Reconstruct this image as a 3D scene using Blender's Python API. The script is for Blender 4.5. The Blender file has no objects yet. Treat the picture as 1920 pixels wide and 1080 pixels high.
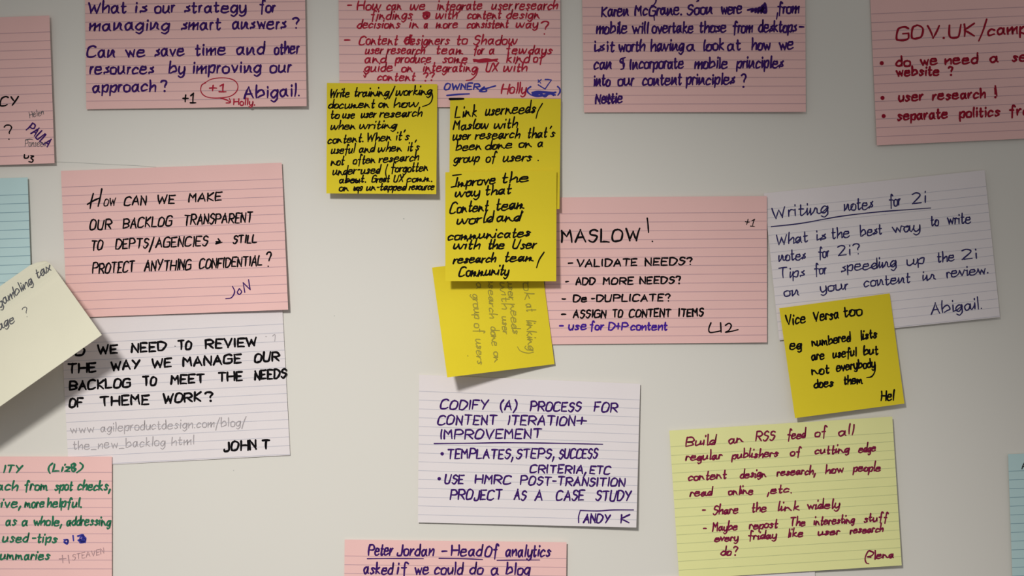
import bpy, math, random
from mathutils import Vector
random.seed(7)
C = bpy.context.scene.collection

# ------------------------------------------------------------------ camera
S = 0.705 / 1920            # metres of whiteboard covered by one pixel of the photograph
D = 0.979                   # camera to board
CZ = 1.40                   # height of the picture's centre on the board
cam = bpy.data.cameras.new('camera'); cam.lens = 50; cam.sensor_width = 36
co = bpy.data.objects.new('camera', cam); C.objects.link(co)
co.location = (0, -D, CZ); co.rotation_euler = (math.pi/2, 0, 0)
cam.dof.use_dof = True; cam.dof.focus_distance = D - 0.002; cam.dof.aperture_fstop = 4.0
cam.clip_start = 0.01
bpy.context.scene.camera = co
vs = bpy.context.scene.view_settings
vs.view_transform = 'Standard'; vs.look = 'None'; vs.gamma = 1; vs.use_curve_mapping = False
vs.exposure = 0.0

# ------------------------------------------------------------------ world and lamps
w = bpy.data.worlds.new('world'); bpy.context.scene.world = w; w.use_nodes = True
w.node_tree.nodes['Background'].inputs[0].default_value = (1.0, 0.975, 0.96, 1)
w.node_tree.nodes['Background'].inputs[1].default_value = 0.335

def bp(px, py, lift=0.0):
    """photo pixel -> point standing `lift` metres in front of the board"""
    k = (D - lift) / D
    return Vector(((px - 960) * S * k, -lift, CZ + (540 - py) * S * k))

ld = bpy.data.lights.new('ceiling_spotlight', 'SPOT')
ld.energy = 87; ld.color = (1.0, 0.985, 0.95); ld.shadow_soft_size = 0.10
ld.spot_size = math.radians(38.9); ld.spot_blend = 1.0
lo = bpy.data.objects.new('ceiling_spotlight', ld); C.objects.link(lo)
aim = bp(753, 1300)
lo.location = aim + Vector((-0.380, -1.400, 0.950))
lo.rotation_euler = (aim - lo.location).to_track_quat('-Z', 'Y').to_euler()
lo.scale = (1, 0.860, 1)           # an oval beam
lo['label'] = 'warm white ceiling spotlight aimed at the lower left of the board'; lo['category'] = 'lamp'

# ------------------------------------------------------------------ materials
def lin(c):
    return tuple(((v/255)/12.92 if v/255 <= .04045 else ((v/255+.055)/1.055)**2.4) for v in c) + (1,)

def mat(name, col, rough=0.8, spec=0.2, mottle=0.03, scale=60, bump=0.0, bscale=900, metal=0, transl=0):
    m = bpy.data.materials.new(name); m.use_nodes = True
    nt = m.node_tree; b = nt.nodes['Principled BSDF']
    b.inputs['Roughness'].default_value = rough
    b.inputs['Specular IOR Level'].default_value = spec
    b.inputs['Metallic'].default_value = metal
    tc = nt.nodes.new('ShaderNodeTexCoord')
    n = nt.nodes.new('ShaderNodeTexNoise'); n.inputs['Scale'].default_value = scale; n.inputs['Detail'].default_value = 3
    nt.links.new(tc.outputs['Object'], n.inputs['Vector'])
    r = nt.nodes.new('ShaderNodeMapRange'); r.inputs[1].default_value = .3; r.inputs[2].default_value = .7
    r.inputs[3].default_value = 1 - mottle; r.inputs[4].default_value = 1 + mottle
    nt.links.new(n.outputs['Fac'], r.inputs[0])
    v = nt.nodes.new('ShaderNodeVectorMath'); v.operation = 'SCALE'
    v.inputs[0].default_value = col[:3]
    nt.links.new(r.outputs[0], v.inputs['Scale']); nt.links.new(v.outputs[0], b.inputs['Base Color'])
    if bump:
        n2 = nt.nodes.new('ShaderNodeTexNoise'); n2.inputs['Scale'].default_value = bscale
        nt.links.new(tc.outputs['Object'], n2.inputs['Vector'])
        bn = nt.nodes.new('ShaderNodeBump'); bn.inputs['Strength'].default_value = bump; bn.inputs['Distance'].default_value = 0.0003
        nt.links.new(n2.outputs['Fac'], bn.inputs['Height']); nt.links.new(bn.outputs[0], b.inputs['Normal'])
    if transl:
        t = nt.nodes.new('ShaderNodeBsdfTranslucent'); t.inputs[0].default_value = col
        mx = nt.nodes.new('ShaderNodeMixShader'); mx.inputs[0].default_value = transl
        nt.links.new(b.outputs[0], mx.inputs[1]); nt.links.new(t.outputs[0], mx.inputs[2])
        nt.links.new(mx.outputs[0], nt.nodes['Material Output'].inputs[0])
    return m

M = dict(
    board=mat('white_enamel', (.735, .705, .640, 1), .42, .35, .012, 5),
    alu=mat('brushed_aluminium', (.55, .55, .56, 1), .35, .5, .05, 200, metal=1),
    plastic=mat('grey_plastic', (.2, .2, .21, 1), .5),
    wall=mat('painted_plaster', (.62, .62, .58, 1), .9, .1, .03, 8, .4, 300),
    floor=mat('grey_carpet', (.16, .17, .19, 1), .95, .05, .15, 200, .6, 800),
    pink=mat('pink_card', (.87, .545, .51, 1), .8, .15, .015, 30, .12),
    white=mat('white_card', (.80, .735, .735, 1), .8, .15, .012, 30, .12),
    lime=mat('pale_yellow_card', (.80, .79, .36, 1), .8, .15, .015, 30, .12),
    blue=mat('pale_blue_card', (.52, .70, .70, 1), .8, .15, .015, 30, .12),
    yellow=mat('yellow_sticky_paper', (.83, .665, .03, 1), .75, .15, .02, 30, .12, transl=.08),
    cream=mat('cream_sticky_paper', (.80, .765, .60, 1), .75, .15, .015, 30, .12, transl=.08),
    rule_pink=mat('mauve_ruling', (.55, .355, .385, 1), .8),
    rule_white=mat('grey_blue_ruling', (.57, .55, .60, 1), .8),
    rule_lime=mat('grey_green_ruling', (.58, .60, .29, 1), .8),
    rule_blue=mat('blue_ruling', (.27, .41, .46, 1), .8),
    black=mat('black_ink', (.007, .006, .007, 1), .7, .02),
    purple=mat('violet_ink', (.050, .014, .135, 1), .7, .02),
    violet=mat('bright_violet_ink', (.07, .02, .30, 1), .7, .02),
    navy=mat('navy_ink', (.035, .03, .12, 1), .7, .02),
    blueink=mat('blue_ink', (.05, .05, .33, 1), .7, .02),
    red=mat('red_ink', (.45, .025, .05, 1), .7, .02),
    darkred=mat('dark_red_ink', (.32, .012, .03, 1), .7, .02),
    crimson=mat('crimson_ink', (.22, .015, .055, 1), .7, .02),
    green=mat('green_ink', (.03, .17, .09, 1), .7, .02),
    pencil=mat('grey_pencil', (.42, .38, .39, 1), .7),
    pencil_dark=mat('dark_grey_pencil', (.10, .10, .11, 1), .7),
    pencil_pink=mat('grey_pencil_on_pink', (.40, .25, .26, 1), .7),
    pencil_yellow=mat('olive_pencil', (.36, .30, .04, 1), .7),
    faint=mat('rubbed_grey_mark', (.56, .56, .52, 1), .6),
)

# ------------------------------------------------------------------ mesh helpers
def link(name, verts, faces, m, parent=None, smooth=False, origin=None):
    me = bpy.data.meshes.new(name)
    if origin is not None: verts = [Vector(v) - origin for v in verts]
    me.from_pydata([tuple(v) for v in verts], [], faces); me.update()
    if smooth: me.polygons.foreach_set('use_smooth', [True]*len(me.polygons))
    me.materials.append(m)
    o = bpy.data.objects.new(name, me); C.objects.link(o)
    if parent is not None: o.parent = parent
    elif origin is not None: o.location = origin
    return o

def box(x0, x1, y0, y1, z0, z1, b=0.0):
    """box with chamfered edges running along its long sides"""
    if not b:
        v = [(x, y, z) for x in (x0, x1) for y in (y0, y1) for z in (z0, z1)]
        return v, [(0,1,3,2), (4,6,7,5), (0,4,5,1), (2,3,7,6), (0,2,6,4), (1,5,7,3)]
    if (x1-x0) >= (z1-z0):
        prof = [(y0+b, z0), (y1-b, z0), (y1, z0+b), (y1, z1-b), (y1-b, z1), (y0+b, z1), (y0, z1-b), (y0, z0+b)]
        v = [(x, p, q) for x in (x0, x1) for p, q in prof]
    else:
        prof = [(x0+b, y0), (x1-b, y0), (x1, y0+b), (x1, y1-b), (x1-b, y1), (x0+b, y1), (x0, y1-b), (x0, y0+b)]
        v = [(p, q, z) for z in (z0, z1) for p, q in prof]
    n = 8
    f = [tuple(range(n))[::-1], tuple(range(n, 2*n))] + [(i, (i+1) % n, n+(i+1) % n, n+i) for i in range(n)]
    return v, f

def empty(name, loc, label, cat, group=None):
    o = bpy.data.objects.new(name, None); C.objects.link(o); o.location = loc
    o.empty_display_size = .02; o['label'] = label; o['category'] = cat
    if group: o['group'] = group
    return o

# ------------------------------------------------------------------ the room: wall, floor, whiteboard
BW, BH = 1.2, 0.6            # half sizes of the board
BT = 0.018
o = link('wall_back', *box(-2.6, 2.6, BT+.001, BT+.12, 0, 2.7), M['wall']); o['kind'] = 'structure'
o = link('floor', *box(-2.6, 2.6, -2.8, BT+.12, -.1, 0), M['floor']); o['kind'] = 'structure'
o = link('baseboard_back', *box(-2.6, 2.6, BT-.012, BT+.001, 0, .10, .003), M['wall']); o['kind'] = 'structure'
wb = empty('whiteboard', (0, BT, CZ-BH), 'large white enamel whiteboard on the wall, behind all the notes', 'whiteboard')
og = Vector((0, BT, CZ-BH))
link('writing_surface', *box(-BW, BW, 0, BT, CZ-BH, CZ+BH), M['board'], wb, origin=og)
link('frame_rail', *box(-BW-.018, BW+.018, -.008, BT, CZ+BH, CZ+BH+.022, .003), M['alu'], wb, origin=og)
link('frame_rail', *box(-BW-.018, BW+.018, -.008, BT, CZ-BH-.022, CZ-BH, .003), M['alu'], wb, origin=og)
link('frame_rail', *box(-BW-.018, -BW, -.008, BT, CZ-BH, CZ+BH, .003), M['alu'], wb, origin=og)
link('frame_rail', *box(BW, BW+.018, -.008, BT, CZ-BH, CZ+BH, .003), M['alu'], wb, origin=og)
link('pen_tray', *box(-.5, .5, -.075, -.008, CZ-BH-.022, CZ-BH-.014, .003), M['alu'], wb, origin=og)

# ------------------------------------------------------------------ handwriting: a stroke alphabet
# two characters a point (x, y in hex; baseline 3, x-height 8, capitals b); '-' straight stroke, '.' sharp corner
G = {
'A':'-033b63 -1656','B':'-0b03 0b4b69684707.07.47655403','C':'6a4b1a0704134364','D':'-0b03 0b3b6967553303',
'E':'-5b0b0353 -0747','F':'-5b0b03 -0747','G':'6a4b1a070413436467.67.37','H':'-0b03 -6b63 -0767','I':'-0b03',
'J':'4b45330305','K':'-0b03 -5b0753','L':'-0b0353','M':'-030b375b63','N':'-030b535b','O':'3b1a0704133354685a3b',
'P':'-0b03 0b4b69684707','Q':'3b1a0704133354685a3b -4662','R':'-0b03 0b4b69684707 -2763',
'S':'5a3b1a184756331304','T':'-0b6b -3b33','U':'0b051343556b','V':'-0b336b','W':'-0b2349638b',
'X':'-0b63 -6b03','Y':'-0b37 -6b23','Z':'-0b6b0363',
'0':'2b080423474a2b','1':'-092b23 -0343','2':'0a2b4a4803.03.53','3':'0b4b4917.17.47442303','9':'4a2b0a18394b.4b.43',
'?':'0a1b3b4a4937.36 -3333','!':'-0b06 -0303','.':'-0303',',':'-1400',"'":'-1d0b','/':'-004c','(':'2c090521',
')':'0c292501','-':'-0737','+':'-2a24 -0747','_':'-0252','*':'-0707','|':'-0c01','&':'-0545 2845.45.240364',
'a':'4728061334.48.48.4453','b':'-0c03 062848553413','c':'472806041344','d':'472806042345.4c.4c43',
'e':'06464838180604133354','f':'4b3c2b21 -0838','g':'47280604234648.48.422001','h':'-0c03 0527384743','i':'-0803 -0b0a',
'j':'-1a1b 181100','k':'-0c03 -380643','l':'-0c03','m':'-0803 05273833.33.3557686763','n':'-0803 0527384743',
'o':'2807041333444728','p':'-0800 062848463304','q':'472806042346.48.40','r':'-0803 052838','s':'47281735341304',
't':'1b142334 -0838','u':'0805132345.48.4843','v':'-082348','w':'-0823375368','x':'-0843 -4803','y':'0805132345.48.48422001',
'z':'-08480343',
}
# how single writers shape some letters
ROUND = {'n': '-0803 0325384746.44.53', 'r': '-0803 061828', 's': '38271735240403', 'u': '0804132345.48.4453'}
SLOPED = {'n': '0803.0427354453', 'm': '0803.04263533.353746446363', 'r': '0803.051738', 'w': '0804132436.3845536478', 'u': '0804133446.48.4453'}
LOW = {'n': '0803.062744.53', 'm': '0803.062734.365763.73', 'r': '0803.061828.37', 'i': '-0803 -1b1a', 'u': '0804133446.48.4454', 'g': '472806042346.48.412011'}
HX = '0123456789abcdef'
def parse(g):
    out = []
    for s in g.split():
        if s[0] == '-':
            s = s[1:]; out.append(([(HX.index(s[i]), HX.index(s[i+1])) for i in range(0, len(s), 2)], 'L'))
        else:
            pts, cor, i = [], [], 0
            while i < len(s):
                c = s[i] == '.'
                if c: i += 1
                p = (HX.index(s[i]), HX.index(s[i+1])); i += 2
                if c and pts and pts[-1] == p: cor[-1] = True; continue
                pts.append(p); cor.append(c)
            out.append((pts, cor))
    return out
GL = {k: parse(v) for k, v in G.items()}
STYLES = {None: GL}
for nm, d in (('round', ROUND), ('sloped', SLOPED), ('low', LOW)): STYLES[nm] = {**GL, **{k: parse(v) for k, v in d.items()}}

def catmull(pts, cor, n=5):
    """smooth curve through pts, with sharp corners where cor is set"""
    if len(pts) < 3: return list(pts)
    out = [pts[0]]
    for i in range(len(pts)-1):
        p1, p2 = pts[i], pts[i+1]
        p0 = pts[i-1] if i > 0 and not cor[i] else (2*p1[0]-p2[0], 2*p1[1]-p2[1])
        p3 = pts[i+2] if i+2 < len(pts) and not cor[i+1] else (2*p2[0]-p1[0], 2*p2[1]-p1[1])
        for k in range(1, n+1):
            t = k/n
            out.append(tuple(.5*((2*b)+(-a+c)*t+(2*a-5*b+4*c-d)*t*t+(-a+3*b-3*c+d)*t**3)
                             for a, b, c, d in zip(p0, p1, p2, p3)))
    return out

class Ink:
    """collects pen strokes, in photo pixels, that lie on one note"""
    def __init__(s, note, width): s.note, s.w, s.v, s.f, s.n = note, width, [], [], 0
    def put(s, x, y):
        s.v.append(s.note.point(x, y, 0.00016 + s.n*1.5e-7))
        return len(s.v)-1
    def dot(s, x, y, r):
        s.n += 1
        c = s.put(x, y); ring = [s.put(x+r*math.cos(a*math.pi/4), y-r*math.sin(a*math.pi/4)) for a in range(8)]
        for i in range(8): s.f.append((c, ring[i], ring[(i+1) % 8]))
    def stroke(s, pts, w=None, taper=0.25):
        w = w or s.w
        q = [pts[0]]
        for p in pts[1:]:
            if math.hypot(p[0]-q[-1][0], p[1]-q[-1][1]) > .25: q.append(p)
        if len(q) < 2: s.dot(q[0][0], q[0][1], w*.62); return
        # split long straight runs so that they follow the curl of the paper
        r = [q[0]]
        for p in q[1:]:
            a = r[-1]; d = math.hypot(p[0]-a[0], p[1]-a[1]); k = max(1, int(d/8))
            for i in range(1, k+1): r.append((a[0]+(p[0]-a[0])*i/k, a[1]+(p[1]-a[1])*i/k))
        q = r; n = len(q); s.n += 1; prev = None; ph = random.random()*6
        for i, p in enumerate(q):
            a, b = q[max(0, i-1)], q[min(n-1, i+1)]
            dx, dy = b[0]-a[0], b[1]-a[1]; L = math.hypot(dx, dy) or 1
            nx, ny = -dy/L, dx/L
            e = i/(n-1)
            hw = w/2*(1+.10*math.sin(ph+i*.7))*(1-taper*max(0, e-.7)/.3)
            cur = (s.put(p[0]+nx*hw, p[1]+ny*hw), s.put(p[0]-nx*hw, p[1]-ny*hw))
            if prev: s.f.append((prev[0], prev[1], cur[1], cur[0]))
            prev = cur
        s.dot(q[0][0], q[0][1], w*.49); s.dot(q[-1][0], q[-1][1], w*.49*(1-taper))
        for i in range(1, n-1):                       # round the sharp corners
            a, b, c = q[i-1], q[i], q[i+1]
            if (b[0]-a[0])*(c[0]-b[0])+(b[1]-a[1])*(c[1]-b[1]) < .3*math.hypot(b[0]-a[0], b[1]-a[1])*math.hypot(c[0]-b[0], c[1]-b[1]):
                s.dot(b[0], b[1], w*.48)
    def word(s, t, p0, p1, h, slant=.08, join=False, jit=.35):
        """write t with its baseline running from p0 to p1; h = capital height in pixels"""
        u = h/8; GL = STYLES[s.note.style]; xh = s.note.xh
        gw = [max((x for st, _ in GL[c] for x, y in st), default=0) for c in t]
        gaps = []
        for i, c in enumerate(t[:-1]):
            up = c.isupper() or t[i+1].isupper()
            g = 2.0 if up else (1.9 if not join else 1.7)
            if gw[i] == 0 or gw[i+1] == 0: g += .5
            gaps.append(g)
        tot = sum(gw)+sum(gaps) or 1
        dx, dy = p1[0]-p0[0], p1[1]-p0[1]; L = math.hypot(dx, dy) or 1
        ex, ey = dx/L, dy/L; ux, uy = ey, -ex
        kx = L/tot if tot > 1 else u
        if len(t) == 1 and gw[0] <= 1: kx = u
        cx = 0; last = None
        for i, c in enumerate(t):
            jy = random.uniform(-jit, jit); sc = 1+random.uniform(-.06, .06); rot = random.uniform(-.05, .05)
            ends = []; first = None
            for pts, cor in GL[c]:
                pts = list(pts)
                m = []
                for k, (x, y) in enumerate(pts):
                    if c.islower() and 3 < y <= 8: y = 3+(y-3)*xh
                    elif c.islower() and y > 8 and xh > 1: y = y+(xh-1)*3
                    yy = (y-3)*sc; xx = x+random.uniform(-.12, .12)
                    yy += random.uniform(-.12, .12)
                    xx, yy = xx-rot*yy, yy+rot*x
                    X = (cx+xx)*kx+yy*u*slant; Y = (yy+jy)*u
                    m.append((p0[0]+ex*X+ux*Y, p0[1]+ey*X+uy*Y))
                if first is None: first = (m[0], pts[0])
                if len(pts) > 1 and not (c == 'i' and pts[0][1] > 8): ends.append((pts[-1][0], pts[-1][1], m[-1]))
                if cor == 'L':
                    if len(m) > 1 and jit: m = bow(m)
                    s.stroke(m) if c != '*' else s.dot(m[0][0], m[0][1], s.w*1.05)
                else: s.stroke(catmull(m, cor))
            if join and last and c.islower() and c not in 'bhkltfc' and t[i-1] != 'c':
                a, b = last, first[0]
                mid = ((a[0]+b[0])/2+ex*kx*.3, (a[1]+b[1])/2+ey*kx*.3-uy*u*.5)
                s.stroke(catmull([a, mid, b], [False]*3), s.w*.8)
            last = None
            if c.islower() and ends:
                e = max(ends, key=lambda q: q[0])
                if e[0] >= gw[i]-2 and e[1] <= 8: last = e[2]
            cx += gw[i]+(gaps[i] if i < len(gaps) else 0)
    def done(s, name, ink, label=None):
        if not s.f: return
        o = link(name, s.v, s.f, M[ink], s.note.root, origin=s.note.origin)
        if label: o['label'] = label
        return o

def bow(m):
    """a hand never draws a dead straight line: bow each segment a little"""
    out = [m[0]]
    for a, b in zip(m, m[1:]):
        k = random.uniform(-.045, .045); dx, dy = b[0]-a[0], b[1]-a[1]
        for t in (.33, .67): out.append((a[0]+dx*t-dy*k, a[1]+dy*t+dx*k))
        out.append(b)
    return out

# ------------------------------------------------------------------ a note: real sheet of paper with thickness and curl
class Note:
    def __init__(s, name, label, cat, paper, quad, base=.6, curl=None, ink='black', w=2.6, slant=.08, join=False,
                 rules=None, group=None, jit=.35, nx=16, ny=12, thick=.25, style=None, xh=1.0):
        s.style, s.xh = style, xh; w *= 1.28
        s.q = [Vector(p) for p in quad]          # TL, TR, BR, BL in photo pixels
        s.base, s.curl = base, curl or (lambda a, b: 0)
        s.ink, s.w, s.slant, s.join, s.jit = ink, w, slant, join, jit
        TL, TR, BR, BL = s.q
        bot = (BL+BR)/2
        s.origin = bp(bot.x, bot.y, s.base/1000); s.origin.y = 0
        s.root = empty(name, s.origin, label, cat, group)
        # inverse of the quad's affine part
        s.ax, s.ay = TR-TL, BL-TL
        s.det = s.ax.x*s.ay.y-s.ax.y*s.ay.x
        top, under = [], []
        for j in range(ny+1):
            for i in range(nx+1):
                a, b = i/nx, j/ny
                p = s.at(a, b)
                top.append(bp(p.x, p.y, s.lift(a, b))); under.append(bp(p.x, p.y, s.lift(a, b)-thick/1000))
        n = len(top); W = nx+1; f = []
        for j in range(ny):
            for i in range(nx):
                a = j*W+i
                f.append((a, a+W, a+W+1, a+1)); f.append((n+a, n+a+1, n+a+W+1, n+a+W))
        rim = [i for i in range(nx+1)]+[j*W+nx for j in range(1, ny+1)]+[ny*W+i for i in range(nx-1, -1, -1)]+[j*W for j in range(ny-1, 0, -1)]
        for a, b in zip(rim, rim[1:]+rim[:1]): f.append((a, b, n+b, n+a))
        link('paper', top+under, f, M[paper], s.root, origin=s.origin)
        if rules:
            first, n_, gap, m, rw = rules
            H = ((BL-TL).length+(BR-TR).length)/2
            v, fa = [], []
            for k in range(n_):
                t = (first+k*gap)/H
                if t > .995: break
                for i in range(25):
                    a = i/24
                    for d in (-rw/2, rw/2):
                        b = t+d/H; p = s.at(a, b); v.append(bp(p.x, p.y, s.lift(a, b)+.00008))
                    if i: c = len(v); fa.append((c-4, c-3, c-1, c-2))
            link('ruling', v, fa, M[m], s.root, origin=s.origin)
    def at(s, a, b):
        TL, TR, BR, BL = s.q
        return (TL*(1-a)+TR*a)*(1-b)+(BL*(1-a)+BR*a)*b
    def lift(s, a, b): return (s.base+s.curl(min(1, max(0, a)), min(1, max(0, b))))/1000
    def point(s, x, y, off):
        dx, dy = x-s.q[0].x, y-s.q[0].y
        a = (dx*s.ay.y-dy*s.ay.x)/s.det; b = (s.ax.x*dy-s.ax.y*dx)/s.det
        for _ in range(4):                       # refine on the true quad
            p = s.at(a, b); ex, ey = x-p.x, y-p.y
            a += (ex*s.ay.y-ey*s.ay.x)/s.det; b += (s.ax.x*ey-s.ax.y*ex)/s.det
        return bp(x, y, s.lift(a, b)+off)
    def W(s, text, y0, y1, h, xs, ink=None, w=None, name='handwriting', slant=None, join=None, label=None):
        k = Ink(s, w*1.15 if w else s.w); xs = [float(v) for v in xs.split()]; A, B = xs[0], xs[-1]
        f = lambda x: y0+(y1-y0)*(x-A)/((B-A) or 1)
        for i, t in enumerate(text.split()):
            x0, x1 = xs[2*i], xs[2*i+1]
            k.word(t, (x0, f(x0)), (x1, f(x1)), h, s.slant if slant is None else slant, s.join if join is None else join, s.jit)
        k.done(name, ink or s.ink, label)
        return s
    def R(s, text, p0, p1, h, ink=None, w=None, **kw):
        k = Ink(s, w or s.w)
        k.word(text, p0, p1, h, s.slant, s.join, s.jit); k.done('handwriting', ink or s.ink)
        return s
    def L(s, name, lines, w=None, ink=None, label=None, smooth=True):
        """free pen strokes: 'x,y x,y ...' joined by ';'"""
        if name in ('flourish', 'pen_mark') and ';' in lines:
            for l in lines.split(';'): s.L(name, l, w, ink, label, smooth)
            return s
        k = Ink(s, w*1.12 if w else s.w)
        for l in lines.split(';'):
            p = [tuple(float(c) for c in q.split(',')) for q in l.split()]
            k.stroke(catmull(p, [False]*len(p)) if smooth else p)
        k.done(name, ink or s.ink, label)
        return s

def RP(first=30.5): return (first, 16, 16.45, 'rule_pink', 1.15)
RW = (30.5, 16, 16.3, 'rule_white', 1.1)
def quad(p, ang, W=416, H=277, ref='TL'):
    """corners of a W x H sheet turned by ang degrees (anticlockwise) with one known corner"""
    a = math.radians(ang); ex = (math.cos(a), -math.sin(a)); ey = (math.sin(a), math.cos(a))
    ox = {'L': 0, 'R': W}[ref[1]]; oy = {'T': 0, 'B': H}[ref[0]]
    T = (p[0]-ex[0]*ox-ey[0]*oy, p[1]-ex[1]*ox-ey[1]*oy)
    return [T, (T[0]+ex[0]*W, T[1]+ex[1]*W), (T[0]+ex[0]*W+ey[0]*H, T[1]+ex[1]*W+ey[1]*H), (T[0]+ey[0]*H, T[1]+ey[1]*H)]
CARD, STICKY = 'index card', 'sticky note'
GC, GS = 'ruled index cards on the whiteboard', 'sticky notes on the whiteboard'

# ---- board marks
class Flat:                      # lets pen strokes be drawn on the board itself
    root = wb; origin = og; style = None; xh = 1
    def point(s, x, y, off): return bp(x, y, off)
k = Ink(Flat(), 1.0); k.stroke([(103, 303.5), (150, 305), (200, 308), (250, 310), (292, 313)]); k.done('faint_line', 'faint')
for x, y, r in ((757, 410, 1.4), (627, 592, .9), (438, 882, 1.0)): k = Ink(Flat(), 1.8); k.dot(x, y, r); k.done('pen_speck', 'faint')

# ---- pink card, far left top
n = Note('index_card', 'pink lined card cut off by the left edge, letters CY and a question mark', CARD, 'pink',
    quad((102.5, 306), 2.0, ref='BR'), .6, lambda a, b: 2.2*a*a+.8*b, 'black', 2.3, rules=RP(), group=GC)
n.W('NCY', 200, 197, 16, '-16 32', slant=.2)
n.W('?', 260, 260, 26, '7 20', w=2.2)
n.R('Helen', (56, 221), (82, 215), 11, 'pencil_dark', 1.1)
n.R('PAULA', (49, 244), (88, 276), 17, 'purple', 2.7)
n.R('Ponsees', (47, 275), (86, 274), 12, 'pencil_dark', 1.0)
n.L('overline', '48,262 56,261 62,262', 1.1, 'pencil_dark')
n.L('initials', '46,290 46,296 52,296 54,292;58,292 63,293 58,296 62,300 60,304 54,303', 2.4, 'black')

# ---- pale blue card, left
n = Note('index_card', 'pale blue lined card at the left edge, partly under the cream sticky note', CARD, 'blue',
    quad((52, 332.5), 1.9, ref='TR'), .6, lambda a, b: 1.8*a*a+.5*b, rules=(32, 16, 16.4, 'rule_blue', 1.2), group=GC)

# ---- "do we need to review"
n = Note('index_card', 'white lined card in thick black capitals about reviewing how the backlog is managed', CARD, 'white',
    quad((544, 853.4), 3.0, ref='BR'), .5, lambda a, b: .5*a, 'black', 3.25, .06, rules=RW, group=GC)
n.W('DO WE NEED TO REVIEW', 667, 648, 15.5, '120 158 184 220 247 311 335 359 386 481')
n.W('THE WAY WE MANAGE OUR', 699, 676, 16, '128 180 209 261 286 321 344 452 478 523')
n.W('BACKLOG TO MEET THE NEEDS', 731.5, 708, 16, '131 244 269 293 321 383 410 454 478 536')
n.W('OF THEME WORK ?', 764, 751, 16.5, '131 155 189 279 306 376 385 398')
n.W('JOHN T', 845.5, 841, 16.5, '421 480 492 505')
n.W('www agileproductdesign.com/blog/', 812, 798, 15, '132 176 189 461', 'pencil', 1.5, label='faint grey pencil web address')
n.W('the_new_backlog html', 843, 833, 15, '138 309 322 363', 'pencil', 1.5, label='faint grey pencil web address')
n.L('pen_mark', '328,649 329,649', 1.6, 'pencil_dark').L('pen_mark', '498,631 500,631;511,630 515,627 516,632 515,640', 1.2, 'pencil')

# ---- "how can we make our backlog transparent"
n = Note('index_card', 'pink lined card in black capitals asking how to make a backlog transparent', CARD, 'pink',
    [(114.4, 320.5), (528.3, 305), (540.3, 580.6), (126, 596)], 1.2, lambda a, b: 2.6*a*a*(.4+.6*b)+1.0*b*b, 'black', 2.4, .15, rules=RP(), group=GC)
n.L('handwriting', '175,363 171,378 169,391;191,354 188,370 184,387;164,383 176,376 187,371', 2.8)
n.W('OW', 386, 385, 13.5, '195 216', w=1.9)
n.W('CAN WE MAKE', 385, 376, 15.5, '233 273 295 327 354 415')
n.W('OUR BACKLOG TRANSPARENT', 431, 415.5, 18, '169 208 231 321 345 472')
n.W('TO DEPTS/ AGENCIES', 469, 460.5, 17.5, '171 192 217 287 292 389')
n.W('& STILL', 457.5, 454.5, 14, '405 416 437 481')
n.W('PROTECT ANYTHING', 513, 505, 19, '174 251 271 357')
n.W('CONFIDENTIAL', 503.5, 497, 17.5, '374 491').W('?', 500, 500, 25, '497 505')
n.L('signature', '436,537 440,547 434,558 423,560;449,541 445,548 449,552 453,547 449,541', 2.0, 'purple', 'violet signature', True)
n.L('signature', '459,548 456,530;456,530 469,543;469,543 466,524', 2.0, 'purple', 'violet signature', False)

# ---- pink card, bottom left, green writing
n = Note('index_card', 'pink lined card with green handwriting in the bottom left corner', CARD, 'pink',
    quad((210, 856), 0, ref='TR'), 1.0, lambda a, b: .8*a, 'green', 2.7, .15, rules=RP(29.5), group=GC, style='low', xh=1.0)
n.W('ITY (Liz )', 886, 883, 13, '7 39 90 131 145 152', slant=.3)
n.L('handwriting', '134,871 135,883;134,871 139,869 142,872 136,877;136,877 142,879 139,884 135,883;139,870 139,883')
n.W('ach from spot checks,', 919, 919, 16, '-6 32 46 89 103 135 146 206')
n.W('sive, more helpful.', 951, 951, 15, '-10 38 47 82 89 152')
n.W('as a whole, addressing', 985, 985, 15, '11 30 41 51 63 115 125 206')
n.W('used -tips', 1016, 1017, 15, '5 51 60 106')
n.W('summaries', 1049, 1049, 15, '-10 92')
n.L('scribble', '120,1012 127,1012 127,1018 120,1016 126,1020 127,1012 121,1014;137,1004 138,1014', 2.6, 'blueink', 'blue ink scribble')
n.L('scribble', '146,1005 156,1003 154,1012 160,1008 158,1016 147,1013 158,1012 150,1017 160,1015 156,1004 150,1010 160,1017', 3.2, 'blueink', 'blue ink scribble')
n.L('handwriting', '111,1048 124,1047;117,1041 118,1055;128,1041 130,1056', 1.5, 'pencil_pink', 'grey tally')
n.R('STEAVEN', (136, 1050), (195, 1038), 10, 'pencil_pink', 1.2)

# ---- cream sticky note peeling away from the board
def cream_curl(a, b):
    e = min(1, b/.28); e = e*e*(3-2*e)
    return 2+14*e+19*b+2*a*b
n = Note('sticky_note', 'large cream sticky note peeling away at the left edge, tilted, about gambling tax', STICKY, 'cream',
    [(-196, 674), (84, 478), (191, 628), (-95, 829)], 2.2, cream_curl, 'pencil_dark', 1.7, .25, True, group=GS, nx=20, ny=24)
EX = (-.82, .574)
# the top right corner bends back towards the board
pm = [c for c in n.root.children if c.name.startswith('paper')][0].data
corner = bp(84, 478, .004)-n.origin
for v in pm.vertices:
    d = Vector((v.co.x-corner.x, v.co.z-corner.z)).length/S
    if d < 34:
        q = (1-d/34)**1.5
        v.co.x -= .2*q*S*1; v.co.z -= 11*q*S; v.co.y += .0022*q
n.R('gambling', (0, 577), (62, 531), 15).R('tax', (70, 522), (96, 507), 16).R('page', (-12, 623), (28, 604), 15)
n.R('?', (45, 597), (53, 593), 19, w=1.5)

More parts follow.
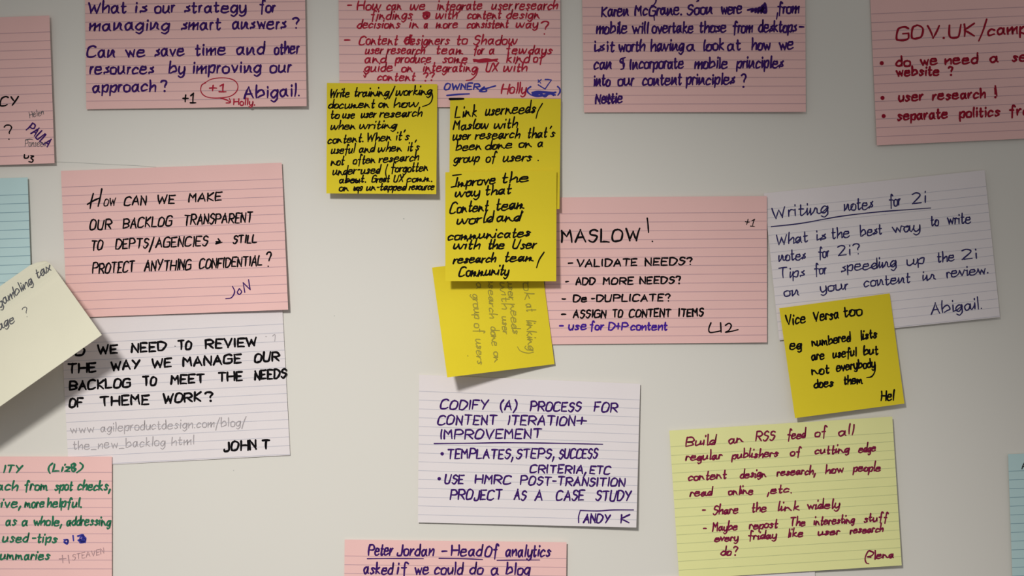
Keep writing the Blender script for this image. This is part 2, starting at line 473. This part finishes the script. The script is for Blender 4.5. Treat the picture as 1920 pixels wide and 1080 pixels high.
# ---- "what is our strategy"
n = Note('index_card', 'pink lined card in violet handwriting about strategy, with a circled red tally', CARD, 'pink',
    [(158.5, -71), (571, -77), (575, 199), (162, 205)], .8, lambda a, b: 2.6*a*a+1.0*b*b, 'purple', 2.9, .08, rules=RP(), group=GC, join=False, style='round', xh=1.05)
n.W('What is our strategy for', 24.5, 22, 18.5, '165 236 255 274 291 327 347 460 487 515')
n.W('managing smart answers ?', 57.5, 53, 19, '168 316 341 413 436 535 548 558')
n.W('Can we save time and other', 107.5, 100, 19, '164 215 236 271 291 345 367 422 444 494 515 560')
n.W('resources by improving our', 138.5, 135, 19, '169 287 317 345 363 488 507 545')
n.W('approach ?', 172.5, 170.5, 19, '174 291 301 311')
n.W('Abigail.', 185, 179, 20, '458 560')
n.W('+1', 193, 193, 18, '342 367', 'black', 2.6, label='black plus one')
n.W('+1', 172, 172, 14, '392 424', 'red', 2.4, label='red plus one')
n.L('circled_mark', '386,155 378,160 377,172 386,181 405,184 430,181 443,172 446,160 438,150 420,146 398,148 384,155', 1.7, 'red', 'red oval ring')
n.L('arrow', '413,184 424,187 431,191;424,193 432,192 430,184', 2.0, 'red', 'red arrow')
n.W('Holly.', 197, 197, 11, '438 477', 'red', 2.1, label='red signature')

# ---- "how can we integrate user research"
n = Note('index_card', 'pink lined card in red slanted handwriting about integrating user research findings', CARD, 'pink',
    [(634, -77), (1050, -76), (1051.5, 201), (637, 201)], .8, lambda a, b: 1.8*a*a+.5*b*b, 'red', 2.3, .2, rules=RP(), group=GC, style='sloped', xh=.95)
n.W('- How can we integrate user research', 18.5, 17.5, 16, '651 658 670 712 725 752 769 796 820 903 922 959 966 1044')
n.W('findings with content design', 36, 34.5, 15, '695 772 817 856 877 938 950 1011')
n.W('decisions in a more consistent way', 52.5, 52, 14.5, '670 749 768 784 795 801 818 857 876 952 968 1007')
n.W('?', 64, 64, 24, '1011 1024')
n.L('blot', '794,25 799,23 805,25 804,31 797,35 794,29 801,27 799,33 802,28', 3.6)
n.W('- Content designers to Shadow', 83.5, 83, 16, '645 655 673 744 759 841 856 875 888 968')
n.L('scribble', '758,78 763,70 770,72 765,82 759,80;772,66 768,76 774,82', 3)
n.W('user research team for a few days', 101, 101, 15, '685 717 726 795 818 867 888 906 917 926 949 986 991 1034')
n.W('and produce some', 117.5, 117, 15, '684 722 742 807 830 875').W('kind of', 117, 117, 16, '950 991 1000 1017')
n.L('crossing_out', '888,112 910,114 933,111;889,115 912,111 932,115;890,113 900,116 931,113', 3.2)
n.W('guide on integrating UX with', 134, 134, 15, '684 735 753 773 794 892 911 932 944 987')
n.W('content ??', 150.5, 151, 14, '708 777 792 811')
n.L('flourish', '896,128 893,140 884,149 874,151;682,134 686,140 684,145 682,141', 2.2)
n.W('OWNER', 168, 167.5, 11, '833 898', 'blueink', 2.6, label='blue capitals')
n.L('underline', '838,179 860,177 880,176', 2.8, 'blueink', 'blue underline')
n.L('underline', '843,185.5 869,185', 3.6, 'black', 'thick black dash')
n.L('arrow', '929,161 915,165 902,169;908,163 899,171 912,171 908,165 902,171', 2.6, 'blueink', 'blue arrow')
n.W('Holly', 175.5, 175, 18, '940 985')
n.W('( )', 176, 176, 12, '990 996 1046 1050', 'blueink', 2.6, slant=0, label='blue brackets')
n.L('scribble', '998,174 1010,172 1040,174;998,178 1012,180 1042,173;1000,176 1020,173 1041,178;1004,179 1012,175 1022,181 1030,174 1038,179', 3.6, 'blueink', 'blue crossing out')
n.L('arrow', '1009,159 1022,167;1022,167 1028,158 1034,150;1022,149 1028,149 1034,150;1009,150 1014,156;1009,154 1015,149', 2.0, 'blueink', 'blue arrow', False)

# ---- "Karen McGrane"
n = Note('index_card', 'pink lined card in violet joined handwriting about mobile overtaking desktops', CARD, 'pink',
    [(1090.5, -66), (1509.5, -66), (1510.8, 209.8), (1095, 211)], .9, lambda a, b: 1.6*a*a+.5*b*b, 'purple', 2.7, .08, True, rules=RP(), group=GC, style='round', xh=1.1)
n.L('pen_mark', '1229,-8 1230,2 1226,9 1221,11;1305,-2 1310,1 1306,3', 2.4)
n.W('Karen McGrane. Soon were', 30.5, 25, 18, '1128 1178 1191 1277 1288 1335 1352 1390')
n.W('from', 25.5, 25, 18, '1458 1497')
n.L('scribble', '1402,19 1412,17 1409,22 1418,16 1416,23 1424,14 1421,24 1430,10 1427,24 1434,6 1436,24 1424,18 1433,22 1428,12 1434,16 1420,20 1432,20', 3.6)
n.L('flourish', '1226,30 1227,38;1458,24 1456,36', 2.4)
n.W('mobile will overtake those from desktops -', 63, 59.5, 18, '1119 1175 1185 1214 1223 1299 1312 1361 1374 1410 1423 1492 1499 1507')
n.W('is it worth having a look at how we', 97, 92.5, 18, '1116 1132 1139 1151 1160 1208 1221 1281 1288 1302 1320 1357 1364 1388 1410 1443 1461 1487')
n.W('can', 129.5, 129.5, 18, '1114 1146').W('Incorporate mobile principles', 129, 126.5, 18, '1182 1281 1303 1363 1382 1467')
n.L('scribble', '1172,108 1164,111 1163,117 1170,120 1169,128 1164,130;1168,109 1169,129;1164,115 1171,119', 2.6)
n.W('into our content principles', 161, 157.5, 18, '1114 1143 1159 1188 1205 1277 1287 1376').W('?', 162, 162, 22, '1388 1396')
n.W('Nettie', 194, 193, 17, '1117 1166').L('scribble', '1132,180 1139,192;1138,180 1134,192;1143,179 1147,192;1132,186 1152,185', 2.4)

# ---- "GOV.UK/camp"
n = Note('index_card', 'pink lined card in the top right corner with a dark red heading and three bullets', CARD, 'pink',
    quad((1644, 272.5), 2.6, ref='BL'), .8, lambda a, b: 1.0*b*b, 'darkred', 3.0, .05, rules=RP(), group=GC)
n.W('GOV. UK', 75, 68, 24, '1681 1769 1780 1827')
n.L('handwriting', '1850,36 1843,58 1835,77', 2.9)
n.W('camp', 66, 62, 19, '1853 1924')
n.W('* do we need a se', 126, 114, 16, '1653 1655 1681 1706 1726 1757 1773 1832 1857 1871 1898 1924')
n.W('website ?', 142.5, 140, 15, '1681 1760 1778 1785')
n.W('* user research !', 191, 183, 16, '1655 1657 1685 1731 1749 1847 1866 1868')
n.L('exclamation_mark', '1866,161 1869,180', 2.8)
n.W('* separate politics from', 226.5, 214, 16, '1657 1659 1683 1776 1800 1874 1893 1948')

# ---- sticky notes hanging from the pink card
def peel(l=0, r=0, p=2.0, c=0): return lambda a, b: (l*(1-a)+r*a)*b**p+c*a*b
n = Note('sticky_note', 'yellow sticky note about writing a training document, left of the other yellow notes', STICKY, 'yellow',
    [(613, 155.5), (820, 158), (818, 364), (612, 362.7)], 3.4, peel(4.0, 4.5), 'black', 2.1, .25, True, group=GS, style='sloped', xh=.85)
n.W('Write training/ working', 182.5, 177, 16, '618 654 664 737 742 808')
n.L('flourish', '809,171 811,182 806,194 792,200', 2)
n.W('document on how', 203.5, 200, 15, '616 701 710 728 739 783')
n.W('to use user research', 222.5, 218, 15, '620 635 642 664 677 704 712 790')
n.W('when writing', 243, 240.5, 14, '620 666 674 742')
n.W("content. When it's", 269, 262, 15, '615 680 687 733 743 766')
n.W("useful and when it's", 288, 282, 15, '621 663 673 701 709 753 765 785')
n.W('not often research', 310, 301, 15, '621 644 662 703 711 784')
n.W('under-used forgotten', 328, 320, 15, '624 711 733 802')
n.L('slash', '727,308 723,322 725,335', 2)
n.W('about. Great UX comm.', 342.5, 340, 13, '636 685 697 729 738 755 763 809')
n.W('on up un-tapped resource', 357.5, 355.5, 12.5, '636 653 663 678 687 760 767 813')
n.L('crossing_out', '648,340 662,338 676,340;664,354 672,351 678,356', 2.6)

n = Note('sticky_note', 'yellow sticky note about linking user needs, highest in the overlapping yellow column', STICKY, 'yellow',
    [(844, 183.5), (1051.5, 185.5), (1049, 392), (842, 391)], 3.9, peel(2.2, 2.8), 'black', 2.2, .25, True, group=GS, style='sloped', xh=.85)
n.L('ink_dash', '844,185.8 869,185.2', 4.2, 'black')
n.W('Link user needs', 220, 211, 20, '853 893 910 944 948 1003')
n.L('slash', '1017,194 1009,208 1005,222', 2)
n.W('Maslow with', 243.5, 239, 17, '850 914 926 969')
n.W("user research that's", 262, 257, 17, '849 881 891 973 989 1039')
n.W('been done on a', 282.5, 275, 16, '855 902 910 959 973 996 1008 1017')
n.W('group of users .', 304.5, 301, 17, '851 897 911 928 943 995 1009 1010')

n = Note('index_card', 'pink lined card headed MASLOW with a list of black dashed lines', CARD, 'pink',
    [(1022, 370.5), (1437.8, 367.5), (1438, 642), (1022, 646)], .9, lambda a, b: 2.4*a*a*(1-.35*b)+.4*b, 'black', 2.5, .08, rules=RP(), group=GC)
n.W('MASLOW', 454.5, 451, 23, '1053 1200', slant=.02, w=3.2)
n.L('exclamation_mark', '1213.5,409 1215,422 1216,436', 2.6).L('exclamation_mark', '1223,452.5 1223.5,453', 2.8)
n.W('- VALIDATE NEEDS?', 500.5, 496, 13, '1066 1074 1081 1194 1210 1296')
n.W('- ADD MORE NEEDS?', 534.5, 531, 12.5, '1061 1066 1080 1115 1131 1187 1200 1275')
n.W('- De -DUPLICATE?', 566.5, 564, 12.5, '1054 1060 1075 1100 1109 1255')
n.W('- ASSIGN TO CONTENT ITEMS', 596, 592.5, 14, '1052 1060 1075 1135 1149 1167 1180 1257 1273 1318')
n.W('- use for D+P content', 618, 618.5, 14, '1049 1056 1066 1099 1106 1131 1141 1176 1183 1250', 'violet', 2.8, label='violet handwriting')
n.L('signature', '1333,605 1329,616 1331,623 1343,622 1352,620;1351,605 1352,623;1360,610 1367,606 1371,611 1366,620 1360,623 1372,621 1384,618', 2.4)
n.W('+1', 423, 425, 14, '1395 1415', 'black', 1.4, slant=.2)

n = Note('sticky_note', 'yellow sticky note with faint sideways writing, bottom of the yellow column', STICKY, 'yellow',
    [(810, 501.7), (1013, 477), (1039.6, 682.7), (838.6, 707.6)], 1.9, lambda a, b: 19*(1-a)**1.3*b**1.8+2.2*(1-b)*0+1.0*b, 'pencil_yellow', 1.5, .12, True, group=GS, nx=20, ny=20, style='sloped', xh=.9)
n.R('look', (979, 505), (984, 562), 16).R('at', (986, 570), (988, 584), 16).R('linking', (987, 601), (990, 656), 16)
n.L('flourish', '1000,660 990,662 976,658 970,650', 1.5)
n.R('user', (951, 526), (954, 562), 13).R('needs', (956, 570), (961, 626), 15)
n.R('with', (938, 530), (941, 579), 15).R('user', (941, 594), (943, 626), 12)
n.R('research', (915, 512), (918, 596), 13).R('done', (920, 613), (923, 648), 14).R('on', (925, 660), (927, 679), 13)
n.R('a', (893, 530), (894, 541), 14).R('group', (886, 552), (890, 597), 14).R('of', (889, 607), (891, 624), 16).R('users', (892, 636), (895, 683), 14)
n.L('pen_mark', '877,667 877.5,667.5', 1.6)

n = Note('sticky_note', 'yellow sticky note about improving how the content team communicates, lying over two others', STICKY, 'yellow',
    [(835, 323), (1043.5, 320.2), (1042.8, 527.3), (835, 527)], 7.6, peel(7.0, 4.0), 'black', 2.5, .28, True, group=GS, style='sloped', xh=.85)
n.W('Improve the', 350, 340, 17, '854 928 941 990')
n.L('serif', '849,329 865,327;846,351 856,349', 2.5)
n.W('way that', 369.5, 363, 17, '853 898 910 957')
n.W('Content team', 399, 391, 19, '843 914 930 982')
n.W('world and', 420.5, 413, 17, '857 923 931 974')
n.L('flourish', '971,411 977,402 981,397', 2.4)
n.W('communicates', 449.5, 443, 16, '840 993')
n.W('with the User', 467, 465.5, 17, '850 898 915 944 961 1004')
n.W('research team', 494, 488.5, 16, '850 928 946 999')
n.L('slash', '1020,473 1011,487 1006,502', 2.4)
n.W('Community', 517.5, 515, 18, '860 952')

# ---- "writing notes for 2i"
n = Note('index_card', 'tilted white lined card at right, navy handwriting under an underlined heading', CARD, 'white',
    quad((1874.8, 594.5), 6.0, ref='BR'), 1.3, lambda a, b: 1.4*a*a+.5*b, 'navy', 2.0, .08, True, rules=(30.5, 16, 16.3, 'rule_white', .9), group=GC, style='round', xh=.95)
n.W('Writing notes for 2i', 410, 380, 20, '1449 1552 1583 1636 1668 1688 1711 1735')
n.L('underline', '1446,425 1500,419 1550,410 1587,404 1650,397 1745,390', 1.9)
n.W('What is the best way', 458.5, 432, 18, '1456 1514 1532 1548 1560 1593 1614 1653 1674 1724')
n.W('to write', 423, 418, 18, '1746 1759 1776 1820')
n.W('notes for 2i?', 490.5, 476, 18, '1461 1510 1535 1554 1572 1612')
n.W('Tips for speeding up the 2i', 522, 484, 18, '1461 1508 1528 1549 1578 1680 1701 1733 1758 1789 1804 1831')
n.W('on your content in review.', 556, 512, 17, '1471 1498 1539 1590 1621 1706 1731 1754 1776 1852')
n.W('Abigail.', 589, 578, 20, '1746 1840')

# ---- "vice versa too"
n = Note('sticky_note', 'yellow sticky note over the tilted white card, about numbered lists, signed at lower right', STICKY, 'yellow',
    [(1461, 578), (1668, 550), (1695.7, 756.7), (1490.6, 784)], 3.8, peel(3.0, 2.2), 'black', 2.5, .1, True, group=GS, style='low', xh=1.0, jit=.5)
n.W('Vice Versa too', 610, 590, 17, '1474 1510 1526 1572 1583 1616')
n.W('eg', 655, 654, 16, '1481 1502').W('numbered lists', 649, 633, 15, '1523 1594 1615 1644')
n.W('are useful but', 675, 664, 15, '1522 1545 1562 1605 1620 1646')
n.W('not everybody', 703, 687, 15, '1523 1554 1569 1640')
n.L('flourish', '1641,684 1640,697 1634,706 1625,708', 2.4)
n.W('does them', 727, 718, 14, '1527 1562 1583 1617')
n.L('crossing_out', '1584,710 1596,714 1612,716', 2.8)
n.W('Hel', 752, 751, 18, '1652 1675', join=False)

# ---- plain white card, bottom right
n = Note('index_card', 'white card edge showing below the pale yellow card, bottom right', CARD, 'white',
    quad((1527.5, 1067), 2.8, ref='TR'), .6, lambda a, b: .6*a, group=GC)

# ---- "build an RSS feed"
n = Note('index_card', 'pale yellow lined card in crimson handwriting about building an RSS feed', CARD, 'lime',
    [(1255, 807.5), (1672.8, 781), (1690.6, 1060), (1273.5, 1086)], 1.6, lambda a, b: 2.6*a*a+.6*b*b, 'crimson', 2.4, .2, True,
    rules=(30, 16, 16.6, 'rule_lime', 1.1), group=GC, style='low', xh=.78, jit=.6)
n.W('Build an RSS feed of all', 837, 814.5, 17, '1286 1340 1366 1393 1417 1452 1476 1509 1528 1549 1572 1598')
n.W('regular publishers of cutting edge', 864, 846, 15, '1286 1353 1373 1458 1482 1500 1528 1591 1610 1641')
n.W('content design research, how people', 901, 882, 15, '1291 1361 1388 1436 1457 1528 1548 1580 1600 1650')
n.W('read online ,etc.', 931, 923, 15, '1294 1334 1366 1411 1439 1483')
n.W('- Share the link widely', 965, 952, 16, '1316 1321 1337 1383 1410 1436 1459 1498 1513 1573')
n.W('- Maybe repost The interesting stuff', 997, 976, 15, '1318 1323 1336 1382 1405 1457 1481 1509 1526 1601 1620 1663')
n.W('every friday like user research', 1015, 997, 14, '1340 1383 1403 1455 1478 1505 1534 1574 1594 1655')
n.W('do?', 1041, 1040, 15, '1352 1380')
n.L('signature', '1637,1036 1630,1032 1625,1038 1622,1047 1624,1055 1629,1057;1630,1033 1638,1036 1634,1042 1626,1044 1633,1045', 2.4)
n.W('lena', 1048.5, 1044, 14, '1640 1675')

# ---- "codify a process"
n = Note('index_card', 'white lined card at lower centre in violet capitals about codifying a process', CARD, 'white',
    [(786, 702.5), (1200.3, 719.6), (1193, 989), (783.6, 979.5)], 1.0, lambda a, b: 3.6*a*a*(.35+.65*b)+1.0*b*b, 'purple', 2.6, .12, rules=RW, group=GC)
n.W('CODIFY (A) PROCESS FOR', 766.5, 772.5, 17, '826 914 938 967 994 1088 1114 1157')
n.W('CONTENT ITERATION +', 796, 797, 17, '821 930 953 1077 1081 1098')
n.W('IMPROVEMENT', 823.5, 821, 17, '827 1014')
n.L('underline', '814,831.6 880,831 948,830 1040,831 1130,833', 2.1)
n.W('* TEMPLATES, STEPS, SUCCESS', 859.5, 859, 17, '828 829 839 961 968 1038 1048 1119')
n.W('CRITERIA, ETC', 886, 888.5, 14.5, '994 1098 1106 1143')
n.W('* USE HMRC POST-TRANSITION', 905.5, 912, 15.5, '823 824 834 868 891 957 976 1170')
n.W('PROJECT AS A CASE STUDY', 936.5, 938.5, 18, '844 940 964 985 1003 1016 1043 1094 1117 1182')
n.L('corner_bracket', '1085,980 1085,968 1088,957;1088,957 1120,958 1150,956 1188,956', 2.1)
n.W('ANDY K', 980, 981, 15.5, '1094 1142 1164 1179')

# ---- "Peter Jordan"
n = Note('index_card', 'pink lined card at the bottom edge in violet handwriting with an underlined first line', CARD, 'pink',
    quad((646.4, 1011.6), -.7, ref='TL'), 1.0, lambda a, b: 2.0*a*a, 'purple', 2.7, .12, rules=RP(), group=GC)
n.W('Peter Jordan - Head Of analytics', 1040.5, 1043.5, 19, '691 735 745 812 828 837 846 902 909 932 948 1031')
n.L('underline', '688.6,1047.4 740,1047 794,1047.4', 1.9).L('underline', '823,1046.7 870,1047.5 905,1049', 1.9).L('underline', '932,1050.5 970,1050 1012,1049.8', 1.9)
n.W('asked if we could do a blog', 1076, 1077, 19, '682 735 745 764 777 803 815 866 881 904 921 934 949 992')

# ---- pale blue card at the right edge
n = Note('index_card', 'pale blue lined card at the right edge of the picture, low down', CARD, 'blue',
    quad((1890, 851.5), 2.0, ref='TL'), .8, lambda a, b: .6, 'black', 2.2, rules=(32, 16, 16.4, 'rule_blue', 1.1), group=GC)
n.R('A', (1916, 879), (1925, 878), 12, 'black', 1.8)
